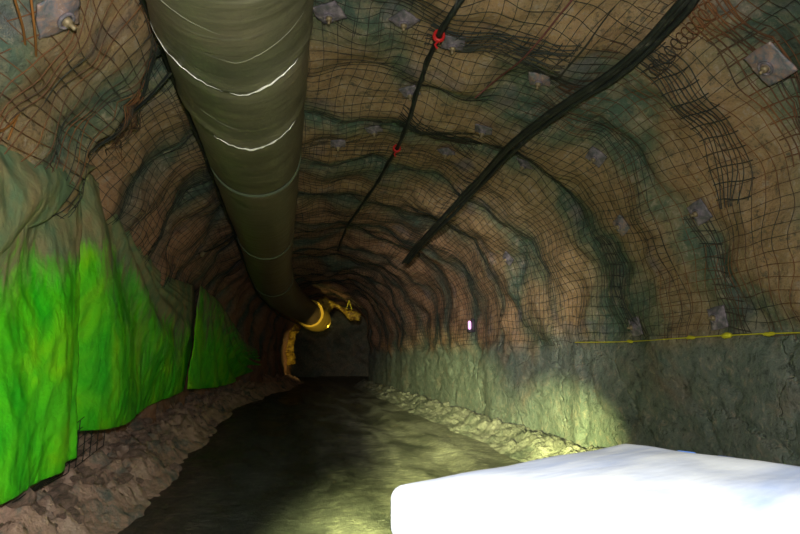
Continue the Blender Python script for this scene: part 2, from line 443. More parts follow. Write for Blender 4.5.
# rubble banks along both sides
def crag(a, b, k, o=4): return np.abs(fbm(a, b, k, o))
def bankL_z(y, t):      # t 0 at the wall .. 1 at the road
    h = (.66 - .10 * sstep(3, 9, y)) * (1 - t) ** 1.25 + .10 * np.exp(-((t - .62) / .16) ** 2)
    am = np.sin(PI * np.clip(t, 0, 1)) * .8 + .2 * (t < .98)
    return FZ + h + am * (.10 * noise(y * 1.3, t * 2.2, 3.) + .17 * (crag(y * 3.1, t * 3.4, 5., 5) - .25) + .07 * (crag(y * 9, t * 9, 9., 4) - .3)) - .05 * sstep(.93, 1, t)
yb = ys[(ys > 1.0) & (ys < 27)]; tb = np.linspace(0, 1, 64)
YB, TB = np.meshgrid(yb, tb, indexing='ij')
def bankL_x(y, t): return (left_x(y) - .20) * (1 - t) + (left_x(y) + .92 + .16 * noise(y * .8, 4.4)) * t
PB = np.stack([bankL_x(YB, TB) + .03 * noise(YB * 5, TB * 6, 8.), YB, bankL_z(YB, TB)], -1)
b = link('rubble_bank', raw_mesh('rubble_bank', PB, grid_faces(len(yb), 64, flip=True)), M_bankL)
tag(b, 'brown and grey bank of crushed rubble under the green tarpaulins along the left wall', 'rubble', kind='stuff')
yr = ys[(ys > 3.0) & (ys < 26.5)]
YR, TR = np.meshgrid(yr, tb, indexing='ij')
def bankR_z(y, t):
    h = .20 * (1 - t) ** 1.1 + .10 * np.exp(-((t - .45) / .2) ** 2)
    am = np.sin(PI * np.clip(t, 0, 1)) * .8 + .2
    return FZ + h + am * (.05 * noise(y * 1.6, t * 2.2, 13.) + .12 * (crag(y * 3.3, t * 3.0, 25., 5) - .25) + .05 * (crag(y * 9, t * 9, 29., 4) - .3)) - .05 * sstep(.9, 1, t)
def bankR_x(y, t): return (right_x(y) + .15) * (1 - t) + (right_x(y) - .85 + .14 * noise(y * .8, 14.4)) * t
PB = np.stack([bankR_x(YR, TR), YR, bankR_z(YR, TR)], -1)
b = link('rubble_bank', raw_mesh('rubble_bank', PB, grid_faces(len(yr), 64)), M_bankR)
tag(b, 'pale grey low bank of rubble along the foot of the right wall', 'rubble', kind='stuff')

# loose rocks
def rock_mesh(seed, flat=.7):
    import bmesh
    bm = bmesh.new(); bmesh.ops.create_icosphere(bm, subdivisions=3, radius=1)
    rr = np.random.RandomState(seed); pl = rr.normal(size=(11, 3)); pl /= np.linalg.norm(pl, axis=1)[:, None]; dd = rr.uniform(.55, .85, 11)
    for v in bm.verts:
        p = np.array(v.co)
        for n_, d_ in zip(pl, dd):
            k = p @ n_ - d_
            if k > 0: p = p - n_ * k
        p = p * (1 + .05 * float(noise(p[0] * 3 + seed, p[1] * 3, p[2] * 3)))
        v.co = (p[0], p[1] * .8, p[2] * flat)
    me = bpy.data.meshes.new('rock'); bm.to_mesh(me); bm.free(); return me
def scatter(n, side, name, label, group, material, y0, y1, smin, smax):
    src = []
    for k in range(6):
        me = rock_mesh(side * 10 + k + 50); me.materials.append(material); src.append(me)
    for i in range(n):
        y = y0 * (y1 / y0) ** ((i + rng.uniform()) / n); t = np.clip(rng.normal(.60 if side else .5, .17), .2, .93)
        r = smin + (smax - smin) * rng.uniform() ** 2.2
        x = float((bankR_x if side else bankL_x)(y, t)); z = float((bankR_z if side else bankL_z)(y, t))
        o = bpy.data.objects.new(name, src[i % 6]); C.objects.link(o)
        o.location = (x, y, z + r * .18); o.scale = (r, r * rng.uniform(.8, 1.2), r * rng.uniform(.7, 1.)); o.rotation_euler = (rng.uniform(-.5, .5), rng.uniform(-.5, .5), rng.uniform(0, 6.3))
        tag(o, label, 'rock', group)
scatter(230, 0, 'broken_rock', 'pinkish brown broken rock lying on the rubble bank below the green tarpaulins', 'broken rocks on the left rubble bank', M_rockL, 2.0, 17, .022, .13)
scatter(130, 1, 'grey_rock', 'pale grey broken rock lying on the low rubble bank by the right wall', 'grey rocks on the right rubble bank', M_rockR, 5.2, 22, .025, .11)

# ------------------------------------------------------------------ welded wire mesh sheets
def wire_sheet(name, y0, y1, s0, s1, seed, label, material, gap=.102, r=.0031, off=.035, wob=1.0, ragged=.0, loose=0.):
    mb = MB(); sd = seed * 3.7
    def place(y, s):
        yy = y + wob * (.10 * noise(y * .8, s * .8, sd) + .035 * noise(y * 2.6, s * 2.4, sd + 5))
        s2 = s + wob * (.10 * noise(y * .7, s * .9, sd + 9) + .035 * noise(y * 2.5, s * 2.6, sd + 15))
        # wires crowd together in the folds between bulges
        ph = band(yy, s2); yy = yy + .05 * wob * np.sin(2 * PI * yy / 1.3 + sd) * ph
        o = off + .02 * noise(y * 1.7, s * 1.7, sd + 2) + loose * (1 - ph) ** 2
        return surf(yy, s2, o)
    rad = lambda y: r * (1 + .035 * np.clip(y - 5, 0, 12))
    step = .05 if y0 < 8 else .09
    a0, a1 = y0, y1
    for y in np.arange(y0, y1, gap):
        e = ragged * noise(y * 3, sd)
        q = np.arange(s0 + e, s1, step)
        P = place(np.full(len(q), y), q)
        mb.tube(P, rad(y), 3, (0, 1, 0.01))
    for s in np.arange(s0, s1, gap):
        q = np.arange(y0, y1 + .02, step)
        mb.tube(place(q, np.full(len(q), s)), rad(q), 3, (.3, .1, 1))
    o = mb.build(name, material)
    return tag(o, label, 'wire mesh', 'wire mesh sheets pinned to the rock')
sR1 = S_R + 2.55; sC1 = STOT - S_R - 2.3; sLend = S_L
RS = [(1.9, 4.9, 'rusty wire mesh sheet on the right wall nearest the camera, at the right edge'),
      (4.6, 7.3, 'wire mesh sheet on the right wall around the left end of the yellow line'),
      (7.1, 10.3, 'wire mesh sheet on the right wall just right of the pink reflective marker'),
      (10.0, 15.3, 'wire mesh sheet on the right wall from the pink reflective marker deeper in'),
      (15.0, 24.6, 'farthest wire mesh sheet of the right wall before the tunnel turns')]
for i, (a, b_, l) in enumerate(RS):
    wire_sheet('wire_mesh_sheet', a, b_, S_R - .05, sR1 + .25, i + 1, l, M_wire_rust if i in (0,) else M_wire, ragged=.25)
CS = [(1.8, 4.3, 'dark wire mesh sheet on the roof nearest the camera, right of the duct'),
      (4.1, 6.9, 'wire mesh sheet on the roof around the lower red cable tie'),
      (6.7, 10.2, 'wire mesh sheet on the roof behind the narrowing part of the duct'),
      (9.9, 16.5, 'wire mesh sheet on the deep part of the roof'),
      (16.2, 25.0, 'farthest wire mesh sheet on the dark roof end')]
for i, (a, b_, l) in enumerate(CS):
    wire_sheet('wire_mesh_sheet', a, b_, sR1, sC1, i + 11, l, M_wire, wob=1.2)
LS = [(1.5, 3.95, 'loose rusty wire mesh sheet on the left wall directly above the near green tarpaulin'),
      (3.8, 7.6, 'dark wire mesh sheet on the left wall between the tarpaulin and the duct'),
      (7.3, 14.0, 'far wire mesh sheet on the reddish left wall beside the duct')]
for i, (a, b_, l) in enumerate(LS):
    wire_sheet('wire_mesh_sheet', a, b_, sC1 - .25, sLend, i + 21, l, M_wire_rust if i == 0 else M_wire, wob=1.5 if i < 2 else 1.1)

# overlap strips: doubled, bunched wires where two sheets lap
def lap(y, s0, s1, seed, label, material, slope=0., n=9, w=.32, r=.0045):
    mb = MB()
    for k in range(n):
        q = np.linspace(s0, s1, 70); f = (q - s0) / (s1 - s0)
        yy = y + slope * f + (k / (n - 1) - .5) * w * (1 + .5 * noise(q * 1.1, seed + 1.)) + .05 * noise(q * 1.9, k * .35, seed) + .12 * noise(q * .7, seed * 2.)
        mb.tube(surf(yy, q, .055 + .02 * noise(q * 2, k * .8, seed)), r, 4, (0, 1, 0.01))
    for s in np.arange(s0 + .05, s1, .125):
        f = (s - s0) / (s1 - s0); q = np.linspace(-.6, .6, 8) * w
        c = y + slope * f + .12 * float(noise(s * .7, seed * 2.))
        mb.tube(surf(c + q, s + 0 * q + .03 * np.sin(q * 9), .055), r, 3, (.3, .1, 1))
    tag(mb.build('mesh_overlap_strip', material), label, 'wire mesh', 'bunched strips of doubled mesh wire')
def lap_px(p0, p1, seed, label, material, n=9, w=.32, r=.0045):
    y0, s0 = find(*p0); y1, s1 = find(*p1)
    if s0 > s1: y0, s0, y1, s1 = y1, s1, y0, s0
    lap(y0, s0, s1, seed, label, material, y1 - y0, n, w, r)
lap_px((640, 50), (735, 205), 41, 'bunch of dark doubled mesh wires falling from the cable bundle down the right wall', M_wire, 8, .30, .0055)
lap_px((700, 5), (800, 165), 42, 'bunch of rusty doubled mesh wires running past the large bolt plate', M_wire_rust, 8, .26, .006)
lap_px((430, 30), (575, 40), 43, 'bunch of dark doubled mesh wires along a roof fold near the top of the view', M_wire, 10, .34, .005)
lap_px((400, 105), (478, 150), 44, 'bunch of doubled mesh wires in the roof fold below the lower red tie', M_wire, 9, .4, .005)
lap_px((150, 0), (118, 75), 47, 'bunch of dark doubled mesh wires on the left wall beside the duct top', M_wire, 9, .34, .0045)
lap_px((112, 60), (70, 140), 48, 'bunch of rusty doubled mesh wires on the left wall right above the near tarpaulin', M_wire_rust, 8, .24, .004)
lap_px((600, 20), (560, 60), 49, 'short bunch of doubled mesh wires on the roof left of the cable bundle', M_wire, 7, .3, .0045)
lap_px((690, 215), (745, 335), 45, 'bunch of doubled mesh wires ending at the yellow line', M_wire, 6, .2, .005)
lap_px((600, 235), (640, 335), 46, 'narrow bunch of doubled mesh wires beside the middle right wall plates', M_wire, 5, .18, .005)

# ------------------------------------------------------------------ bolt plates
def frame_at(y, s, off):
    e = .05
    p = surf(y, s, off); ty = surf(y + e, s, off) - surf(y - e, s, off); ts = surf(y, s + e, off) - surf(y, s - e, off)
    _, _, nx, nz = prof(y, s); n = -np.array([float(nx), 0, float(nz)])      # into the tunnel
    m = np.cross(ty, ts); m /= np.linalg.norm(m)
    if m @ n < 0: m = -m
    n = n * .7 + m * .3; n /= np.linalg.norm(n)
    a = np.array([0, 1., 0]) - n * n[1]; a /= np.linalg.norm(a); return p, a, np.cross(n, a), n
for (px, py, size, turn, label), (yy, s_) in zip(PLATES, PYS):
    p, a, b_, n_ = frame_at(yy, s_, .075); p = find(px, py, .075)
    ct, st = math.cos(math.radians(turn)), math.sin(math.radians(turn))
    a, b_ = a * ct + b_ * st, b_ * ct - a * st
    root = thing('rock_bolt_plate', label, 'bolt plate', tuple(p), 'square bolt plates holding the mesh')
    N = 17; q = np.linspace(-1, 1, N); A, B = np.meshgrid(q, q, indexing='ij')
    rr = np.sqrt(A ** 2 + B ** 2); h = size / 2
    dz = .028 * np.exp(-(rr / .42) ** 2) - .022 * (np.maximum(abs(A), abs(B)) ** 3) * (.6 + .6 * noise(A * 1.3 + yy, B * 1.3)) + .006 * noise(A * 3, B * 3, yy)
    crv = 1 - .05 * (abs(A * B))
    top = (A * h * crv)[..., None] * a + (B * h * crv)[..., None] * b_ + dz[..., None] * n_
    bot = top - .010 * n_
    V = np.vstack([top.reshape(-1, 3), bot.reshape(-1, 3)]); f1 = grid_faces(N, N, flip=False); f2 = grid_faces(N, N, flip=True) + N * N
    rim = [i * N for i in range(N)] + [(N - 1) * N + j for j in range(1, N)] + [i * N + N - 1 for i in range(N - 2, -1, -1)] + [j for j in range(N - 2, 0, -1)]
    f3 = [[rim[i], rim[(i + 1) % len(rim)], rim[(i + 1) % len(rim)] + N * N, rim[i] + N * N] for i in range(len(rim))]
    o = link('plate', raw_mesh('plate', V, np.vstack([f1, f2, f3])), M_plate if px in (768, 62, 620, 539) else M_purple, root)
    rg = MB(); aa = np.linspace(0, 2 * PI, 25)
    rg.tube(np.stack([np.cos(aa), np.sin(aa), 0 * aa], -1) @ np.array([a, b_, n_]) * size * .17 + n_ * .026, .009, 6, tuple(n_))
    rg.build('washer', M_purple, root)
    bt = MB(); bt.tube(np.array([n_ * k for k in (.0, .03, .05, .0501)]), [.026, .026, .024, .001], 6, tuple(a))
    bt.tube(np.array([n_ * k for k in (.0, .06, .08, .0801)]), [.012, .012, .011, .0005], 8, tuple(a)); bt.build('bolt', M_bolt, root, False)

# ------------------------------------------------------------------ ventilation duct
root = thing('ventilation_duct', 'large olive fabric ventilation duct hanging under the roof with creased underside', 'duct', (-.29, 3, 1.93))
R0 = .435
kp = np.array([[-1.5, -.33, 1.93], [3, -.335, 1.93], [5, -.325, 1.93], [9, -.33, 1.92], [11, -.33, 1.82], [13, -.25, 1.63], [15, .02, 1.50], [17, .42, 1.42], [20, 1.05, 1.34]])
yy = np.concatenate([np.arange(-1.5, 12, .03), np.arange(12, 19.6, .08)])
def smooth_interp(q, xp, fp):
    f = np.interp(q, xp, fp); k = 25
    return np.convolve(np.pad(f, k // 2, 'edge'), np.ones(k) / k, 'valid')
PX = smooth_interp(yy, kp[:, 0], kp[:, 1]); PZ = smooth_interp(yy, kp[:, 0], kp[:, 2])
seg = 64; ang = np.arange(seg) * 2 * PI / seg
AY, AA = np.meshgrid(yy, ang, indexing='ij')
JO = [2.2, 5.35, 8.9, 12.4]                   # joints between duct lengths
rad = np.full(AY.shape, R0) * (1 - .16 * sstep(14, 21, AY))
for j in JO: rad = rad - .014 * np.exp(-((AY - j) / .05) ** 2)
dn = np.clip(-np.sin(AA), 0, 1)                     # 1 at the belly
for yc, d_ in ((3.16, .026), (4.02, .030)):         # two V shaped creases across the belly
    cr = yc - .20 * np.abs(np.cos(AA - .12)) ** 1.1
    rad = rad + d_ * np.exp(-((AY - cr) / .035) ** 2) * dn ** .4 - d_ * .9 * np.exp(-((AY - cr - .07) / .045) ** 2) * dn ** .4
rad = rad + .006 * noise(AY * 5, np.cos(AA) * 1.5, np.sin(AA) * 1.5) + .010 * noise(AY * 1.3, np.cos(AA), np.sin(AA) + 4) + .0035 * noise(AY * 16, np.cos(AA) * 1.2, np.sin(AA) * 1.2)
V = np.stack([PX[:, None] + rad * np.cos(AA), AY, PZ[:, None] + rad * np.sin(AA) * (1.0 + .02 * noise(AY * .7, 3.))], -1)
dk = [link('tube', raw_mesh('tube', V, grid_faces(len(yy), seg, closed=True, flip=True)), M_duct, root)]
def duct_r(y, a):
    fi = np.interp(y, yy, np.arange(len(yy))); fk = a / (2 * PI) * seg
    i, k = int(fi), int(fk) % seg; di, dk_ = fi - i, fk - int(fk); k2 = (k + 1) % seg
    p = (V[i, k] * (1 - dk_) + V[i, k2] * dk_) * (1 - di) + (V[i + 1, k] * (1 - dk_) + V[i + 1, k2] * dk_) * di
    return p, np.array([math.cos(a), 0, math.sin(a)])
for j in JO[1:]:
    mb = MB(); q = np.linspace(0, 2 * PI, 60); i = int(np.argmin(abs(yy - j)))
    rj = rad[i].mean() + .012
    for dy in (-.02, .02):
        mb.tube(np.stack([PX[i] + rj * np.cos(q), j + dy + 0 * q, PZ[i] + rj * np.sin(q)], -1), .007, 6, (0, 1, .01))
    dk.append(mb.build('joint_band', M_band, root))
CRM = M_crease_shine
def crease(yc, a0, a1, wmax, lift, seed):  # strip of painted highlight laid along a duct crease
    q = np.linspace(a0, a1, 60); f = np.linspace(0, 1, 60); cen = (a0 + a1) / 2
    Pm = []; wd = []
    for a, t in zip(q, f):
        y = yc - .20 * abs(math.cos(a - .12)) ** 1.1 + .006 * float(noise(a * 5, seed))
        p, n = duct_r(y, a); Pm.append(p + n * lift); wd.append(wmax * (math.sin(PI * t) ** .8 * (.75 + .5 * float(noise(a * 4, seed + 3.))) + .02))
    mb = MB(); mb.tube(np.array(Pm), wd, 6, (0, 1, .01)); dk.append(tag(mb.build('crease_highlight', CRM, root), 'pale painted highlight along a duct crease'))
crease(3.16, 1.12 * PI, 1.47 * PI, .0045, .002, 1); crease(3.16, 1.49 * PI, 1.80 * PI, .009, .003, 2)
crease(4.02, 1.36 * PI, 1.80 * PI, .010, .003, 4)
CRM = M_crease_shine_dim
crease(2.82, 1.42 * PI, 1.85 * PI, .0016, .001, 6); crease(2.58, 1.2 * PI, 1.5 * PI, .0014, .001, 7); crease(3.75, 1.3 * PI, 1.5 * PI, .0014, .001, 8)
# yellow sleeve on the outlet
ye = np.linspace(19.1, 21.5, 40); sl = (PX[-1] - PX[-12]) / (yy[-1] - yy[-12]); ee = np.clip(ye - 19.6, 0, 9)
PXe = PX[-1] + (ye - yy[-1]) * sl + .13 * ee ** 1.5; PZe = PZ[-1] - (ye - yy[-1]) * .05 - .02 * ee
Pe = np.stack([PXe, ye, PZe], -1); re = .47 * np.sqrt(np.clip(1 - (np.clip(ye - 20.0, 0, 9) / 1.52) ** 2.4, .004, 1)) * (1 + .03 * np.sin(ye * 14))
mb = MB(); mb.tube(Pe, re, 40, (0, 0, 1), True); s_ = mb.build('outlet_sleeve', M_yduct, root); tag(s_, 'yellow outlet sleeve'); dk.append(s_)
rebase(root, dk)

# cable that runs tight along the duct's left flank, and small hangers
def cable(name, pts, r, label, cat, material, group=None, n=160, seg=8, wig=.0):
    pts = np.array(pts, float); t = np.concatenate([[0], np.cumsum(np.linalg.norm(np.diff(pts, axis=0), axis=1))]); q = np.linspace(0, t[-1], n)
    P = np.stack([np.interp(q, t, pts[:, k]) for k in range(3)], -1)
    k = 9
    for c_ in range(3): P[:, c_] = np.convolve(np.pad(P[:, c_], k // 2, 'edge'), np.ones(k) / k, 'valid')
    if wig: P = P + wig * np.stack([noise(q * 1.3, 1.), 0 * q, noise(q * 1.3, 7.)], -1)
    mb = MB(); mb.tube(P, r, seg); o = mb.build(name, material)
    return tag(o, label, cat, group), P
cable('duct_cable', [(-.84, -1, 2.02), (-.84, 3, 2.0), (-.83, 5, 1.98), (-.82, 9, 1.92), (-.78, 11, 1.75), (-.62, 13, 1.35), (-.2, 15.2, 1.08), (.35, 18, .99), (.75, 20, .95)], .019, 'thin black cable running along the left flank of the air duct', 'cable', M_cable, wig=.02)
for yq, (lab, xo) in {3.9: ('short black hanger rod from the left wall to the duct near the tarpaulin top', -1.55), 9.3: ('short black hanger rod from the left wall to the far part of the duct', -1.6)}.items():
    P, Q = np.array([-.80, yq, 1.99]), np.array([xo + .25, yq + .45, 1.72])
    t_ = thing('duct_hanger', lab, 'hanger', tuple(Q)); mb = MB()
    f = np.linspace(0, 1, 14)[:, None]; L_ = P * (1 - f) + Q * f; L_[:, 2] -= .05 * np.sin(PI * f[:, 0])
    mb.tube(L_, .012, 6); k1 = mb.build('rod', M_cable, t_); mb = MB(); mb.tube(np.array([Q, Q + [-.03, .03, -.035], Q + [-.05, .05, -.07], Q + [-.0501, .0501, -.0701]]), [.03, .04, .03, .001], 8); k2 = mb.build('hook_nut', M_bolt, t_)
    # anchor from the nut back into the rock
    P2 = surf(Q[1] + .1, STOT - S_R - 1.55, -.02); mb = MB(); mb.tube(np.array([Q * (1 - u_) + P2 * u_ for u_ in np.linspace(0, 1, 6)]), .009, 6); k3 = mb.build('anchor_wire', M_cable, t_)
    rebase(t_, [k1, k2, k3])

# roof cables, strung under the mesh
def roof_line(pix, off, kk=9):
    k = np.linspace(0, 1, len(pix)); q0 = np.linspace(0, 1, 70); pix = np.array(pix, float)
    pu = np.interp(q0, k, pix[:, 0]); pv = np.interp(q0, k, pix[:, 1])
    for a_ in (pu, pv): a_[:] = np.convolve(np.pad(a_, 4, 'reflect', reflect_type='odd'), np.ones(9) / 9, 'valid')
    t = np.array([np.linalg.norm(find(a_, b_, off)) for a_, b_ in zip(pu, pv)])
    t = np.min([np.pad(t, 4, 'edge')[j:j + 70] for j in range(9)], axis=0)           # the taut cable bridges hollows
    t = np.convolve(np.pad(t, 4, 'reflect', reflect_type='odd'), np.ones(9) / 9, 'valid')
    pts = np.array([ray(a_, b_) * c_ for a_, b_, c_ in zip(pu, pv, t)]); q = np.linspace(0, 1, 160)
    P = np.stack([np.interp(q, q0, pts[:, c_]) for c_ in range(3)], -1)
    for c_ in range(3): P[:, c_] = np.convolve(np.pad(P[:, c_], kk // 2, 'reflect', reflect_type='odd'), np.ones(kk) / kk, 'valid')
    return P
Pc = roof_line([(470, -12), (452, 12), (437, 38), (424, 70), (415, 98), (405, 135), (390, 160), (373, 190), (352, 218), (344, 232), (338, 250)], .10)
t_ = thing('centre_cable', 'thin black cable strung along the roof from the top to the dark end', 'cable', tuple(Pc[0]))
mb = MB(); mb.tube(Pc, .021, 8); k1 = mb.build('sheath', M_cable, t_)
mb = MB(); q_ = np.arange(len(Pc)); P2 = Pc + np.stack([.022 * np.cos(q_ * .35), 0 * q_, .022 * np.sin(q_ * .35)], -1); mb.tube(P2, .008, 6); k2 = mb.build('strand', M_cable, t_)
rebase(t_, [k1, k2])
def proj(P):
    P = np.asarray(P); return 400 + F * (P @ RV) / (P @ FV), 267 - F * (P @ UV) / (P @ FV)
def tie_at(P, pix, label):
    u_, v_ = proj(P); i = int(np.argmin((u_ - pix[0]) ** 2 + (v_ - pix[1]) ** 2)); i = min(max(i, 2), len(P) - 3)
    T = P[i + 1] - P[i - 1]; T /= np.linalg.norm(T); a = np.cross(T, [0, 0, 1]); a /= np.linalg.norm(a); b = np.cross(a, T)
    t = thing('cable_tie', label, 'cable tie', tuple(P[i]), 'red ties on the thin roof cable'); q = np.linspace(0, 2 * PI, 20)
    mb = MB(); c = P[i]
    for d_ in (-.012, .012): mb.tube(c + T * d_ + .036 * (np.cos(q)[:, None] * a + np.sin(q)[:, None] * b), .011, 6, tuple(T))
    k1 = mb.build('loop', M_redtie, t); mb = MB(); mb.tube(np.array([c - b * .036, c - b * .07 - a * .03, c - b * .095 - a * .01]), .009, 6, tuple(T)); k2 = mb.build('tail', M_redtie, t); rebase(t, [k1, k2])
tie_at(Pc, (437, 35), 'upper red tie around the thin roof cable'); tie_at(Pc, (396, 147), 'lower red tie around the thin roof cable'); 
Pr = roof_line([(703, -22), (684, 2), (666, 22), (640, 52), (603, 80), (562, 105), (527, 130), (500, 156), (476, 184), (455, 206), (434, 228), (417, 246), (405, 262)], .11)
def off_line(P, dx, dz, seed, w=.02):
    q = np.arange(len(P)) * .06; return P + np.stack([dx + w * noise(q, seed), 0 * q, dz + w * noise(q + 9, seed)], -1)
for (dx, dz, r, lab) in ((0, 0, .034, 'thickest black cable in the bundle crossing the upper right roof'),
                         (.055, -.02, .024, 'black cable in the upper right bundle on the side facing the right wall'),
                         (-.05, -.025, .022, 'black cable in the upper right bundle on the side facing the duct')):
    mb = MB(); mb.tube(off_line(Pr, dx, dz, 3 + dx * 50), r, 10); tag(mb.build('power_cable', M_cable), lab, 'cable', 'black cables of the bundle on the upper right roof')
# the black strap round the bundle and the loose red cord
t_ = None
Pd = roof_line([(572, 0), (558, 17), (540, 40), (520, 62), (498, 78), (475, 98)], .06)
mb = MB(); mb.tube(Pd, .008, 6); tag(mb.build('red_cord', M_redline), 'faded red cord lying against the roof mesh between the two cable runs', 'cord')

# loose coil of wire hanging from the mesh
y0_, s0_ = find(655, 68); y1_, s1_ = find(712, 8)
q = np.linspace(0, 1, 240); cen = surf(y0_ + (y1_ - y0_) * q, s0_ + (s1_ - s0_) * q, .10)
cen[:, 0] = smooth_interp(q, q, cen[:, 0]); cen[:, 2] = smooth_interp(q, q, cen[:, 2])
ax = cen[-1] - cen[0]; ax /= np.linalg.norm(ax); a_ = np.cross(ax, [0, 1, 0]); a_ /= np.linalg.norm(a_); b_ = np.cross(ax, a_)
P = cen + .055 * (np.cos(q * 2 * PI * 11)[:, None] * a_ + np.sin(q * 2 * PI * 11)[:, None] * b_)
mb = MB(); mb.tube(P, .0042, 4); tag(mb.build('wire_coil', M_wire_rust), 'loose spring coil of wire on the mesh right of the thick cable bundle', 'wire')

# tangle and rusty rods on the near left wall
mb = MB()
for k in range(16):
    y0_, s0_ = find(92 + rng.uniform(-10, 26), 75 + rng.uniform(-6, 12)); y1_, s1_ = find(88 + rng.uniform(-12, 22), 120 + rng.uniform(-15, 30))
    q = np.linspace(0, 1, 24); P = surf(y0_ + (y1_ - y0_) * q, s0_ + (s1_ - s0_) * q, .09 + .05 * math.sin(k)); P = P + .10 * np.stack([noise(q * 3, k * 1.7), noise(q * 3, k * 1.7 + 40), noise(q * 3, k + 80.)], -1) * np.sin(PI * q)[:, None]
    mb.tube(P, .003, 4)
tag(mb.build('wire_tangle', M_wire_rust), 'crumpled tangle of torn mesh wires bulging from the left wall', 'wire')
for pts, lab in (([(12, -10), (24, 30), (27, 70), (22, 105), (8, 140)], 'thin orange rusted rod on the near left wall, leftmost of the two'),
                 ([(30, -10), (36, 40), (36, 75), (30, 100), (8, 128), (-12, 136)], 'orange rusted rod curving down to the left edge above the tarpaulin')):
    P = roof_line(pts, .17); mb = MB(); mb.tube(P, .0055, 6); tag(mb.build('rusty_rod', M_rust), lab, 'rod')

# yellow paint line along the mesh edge
qy = np.linspace(3.05, 6.6, 100); zz = .155 + .01 * np.sin(qy * 2)
sy = np.interp(zz, _pz[:300], _len[:300]); P = surf(qy, sy, .055, False); kk = 21
P[:, 0] = np.convolve(np.pad(P[:, 0], kk // 2, 'edge'), np.ones(kk) / kk, 'valid') - .03
t_ = thing('survey_line', 'yellow line along the bottom edge of the mesh on the right wall', 'line', tuple(P[0])); mb = MB(); mb.tube(P, .0055, 6)
kids = [mb.build('string', M_yellow, t_)]
for px_ in (628, 725, 766, 690):
    i = int(np.argmin(abs(proj(P)[0] - px_))); mb = MB(); c = P[i]; g = np.linspace(-1, 1, 9)
    mb.tube(np.stack([c[0] + .012 + 0 * g, c[1] + .06 * g, c[2] + .012 * noise(g * 2, px_ * .1)], -1), .022 * np.sqrt(1.02 - g * g) * (1.2 if px_ == 725 else .8), 8); kids.append(mb.build('paint_blob', M_yellow, t_))
rebase(t_, kids)

# pink reflective marker, made to glow in place of returned flash light
y_, s_ = find(474, 325); p = surf(y_, s_, .16)
t_ = thing('reflective_marker', 'small pink white reflective marker with added glow on the right wall', 'marker', tuple(p)); f = np.linspace(-.085, .085, 12)
mb = MB(); mb.tube(np.stack([0 * f, 0 * f, f], -1), .030 * np.sqrt(np.clip(1.02 - (f / .086) ** 6, .01, 1)), 12, (0, 1, 0)); mb.build('reflector', M_glow, t_)
mb = MB(); mb.box((.02, .03, -.11), (.05, .05, .025)); mb.box((.08, .02, 0), (.03, .025, .13)); mb.build('clip', M_clip, t_, False)

# ------------------------------------------------------------------ green tarpaulins
def curve_px(pts, X):                                # pixel polyline -> points on a plane x = X(px)
    out = []
    for (a, b) in pts: out.append(on_x(a, b, X(a)))
    return np.array(out)
def tarp_grid(top, bot, X, nu, nv, fold, dirt, uu=None):
    T = curve_px(top, X); B = curve_px(bot, X)
    def res(P):
        t = np.concatenate([[0], np.cumsum(np.linalg.norm(np.diff(P, axis=0), axis=1))]); t /= t[-1]; q = np.linspace(0, 1, nu)
        R = np.stack([np.interp(q, t, P[:, k]) for k in range(3)], -1); kk = 9
        for c_ in range(3): R[:, c_] = np.convolve(np.pad(R[:, c_], kk // 2, 'reflect', reflect_type='odd'), np.ones(kk) / kk, 'valid')
        return R
    T, B = res(T), res(B)
    v = np.linspace(0, 1, nv); u = np.linspace(0, 1, nu); Uu, Vv = np.meshgrid(u, v, indexing='ij')
    P = T[:, None, :] * (1 - Vv[..., None]) + B[:, None, :] * Vv[..., None]
    o = fold(Uu, Vv, P); P[..., 0] += o
    return P, dirt(Uu, Vv, P)
def tarp_obj(name, P, D, parent=None):
    nu, nv = P.shape[:2]; me = raw_mesh(name, P, grid_faces(nu, nv)); at = me.attributes.new('dirt', 'FLOAT', 'POINT'); at.data.foreach_set('value', D.ravel().astype(np.float32))
    o = link(name, me, M_tarp, parent); md = o.modifiers.new('thickness', 'SOLIDIFY'); md.thickness = .004; md.offset = 0; return o
def crumple(P, s): return .022 * noise(P[..., 1] * 2.4, P[..., 2] * 1.7, s) + .012 * (1 - 2 * np.abs(noise(P[..., 1] * 4.5, P[..., 2] * 3.5, s + 3))) + .005 * noise(P[..., 1] * 13, P[..., 2] * 9, s + 6)
# near sheet
X1 = lambda px: np.interp(px, [-80, 80], [-1.50, -1.57])
def fold1(u, v, P):
    a = (1 - u) * 3.0 / (.18 + v)                    # angle from the pin at the upper right corner
    return (1 - .55 * u ** 5) * .075 * np.sin(a * 1.55 + .5) * v ** .8 * (1 - .6 * v) * 1.6 + .05 * np.sin(u * 17 + 2 * v) * v * .5 + .10 * v * np.sin(PI * v * .8) * (1 - .8 * u ** 4) + crumple(P, 2.) + .03 * np.exp(-((1 - u) / .035) ** 2) * v
def dirt1(u, v, P): return np.clip(.52 - 1.55 * v + .25 * noise(P[..., 1], P[..., 2], 3.) + .55 * np.exp(-(v / .33) ** 2), -.28, .6)
P1, D1 = tarp_grid([(-75, 138), (-30, 143), (0, 148), (40, 156), (70, 160), (81, 166)], [(-75, 540), (0, 497), (35, 477), (60, 464), (68, 458)], X1, 150, 120, fold1, dirt1)
t1 = tarp_obj('green_tarpaulin', P1, D1); tag(t1, 'nearest bright green tarpaulin hanging at the left edge, its top pale with dust', 'tarpaulin', 'green tarpaulins draped along the left wall')
def foldf(u, v, P): return .06 + .12 * np.sin(PI * v) * (1 - .65 * u) + crumple(P, 8.) * .8 + .02 * np.sin(u * 14 + 5 * v) * v
def dirtf(u, v, P): return np.clip(.44 + .34 * noise(P[..., 1] * 1.5, P[..., 2] * 1.5, 5.) + .15 * u, -.1, .6)
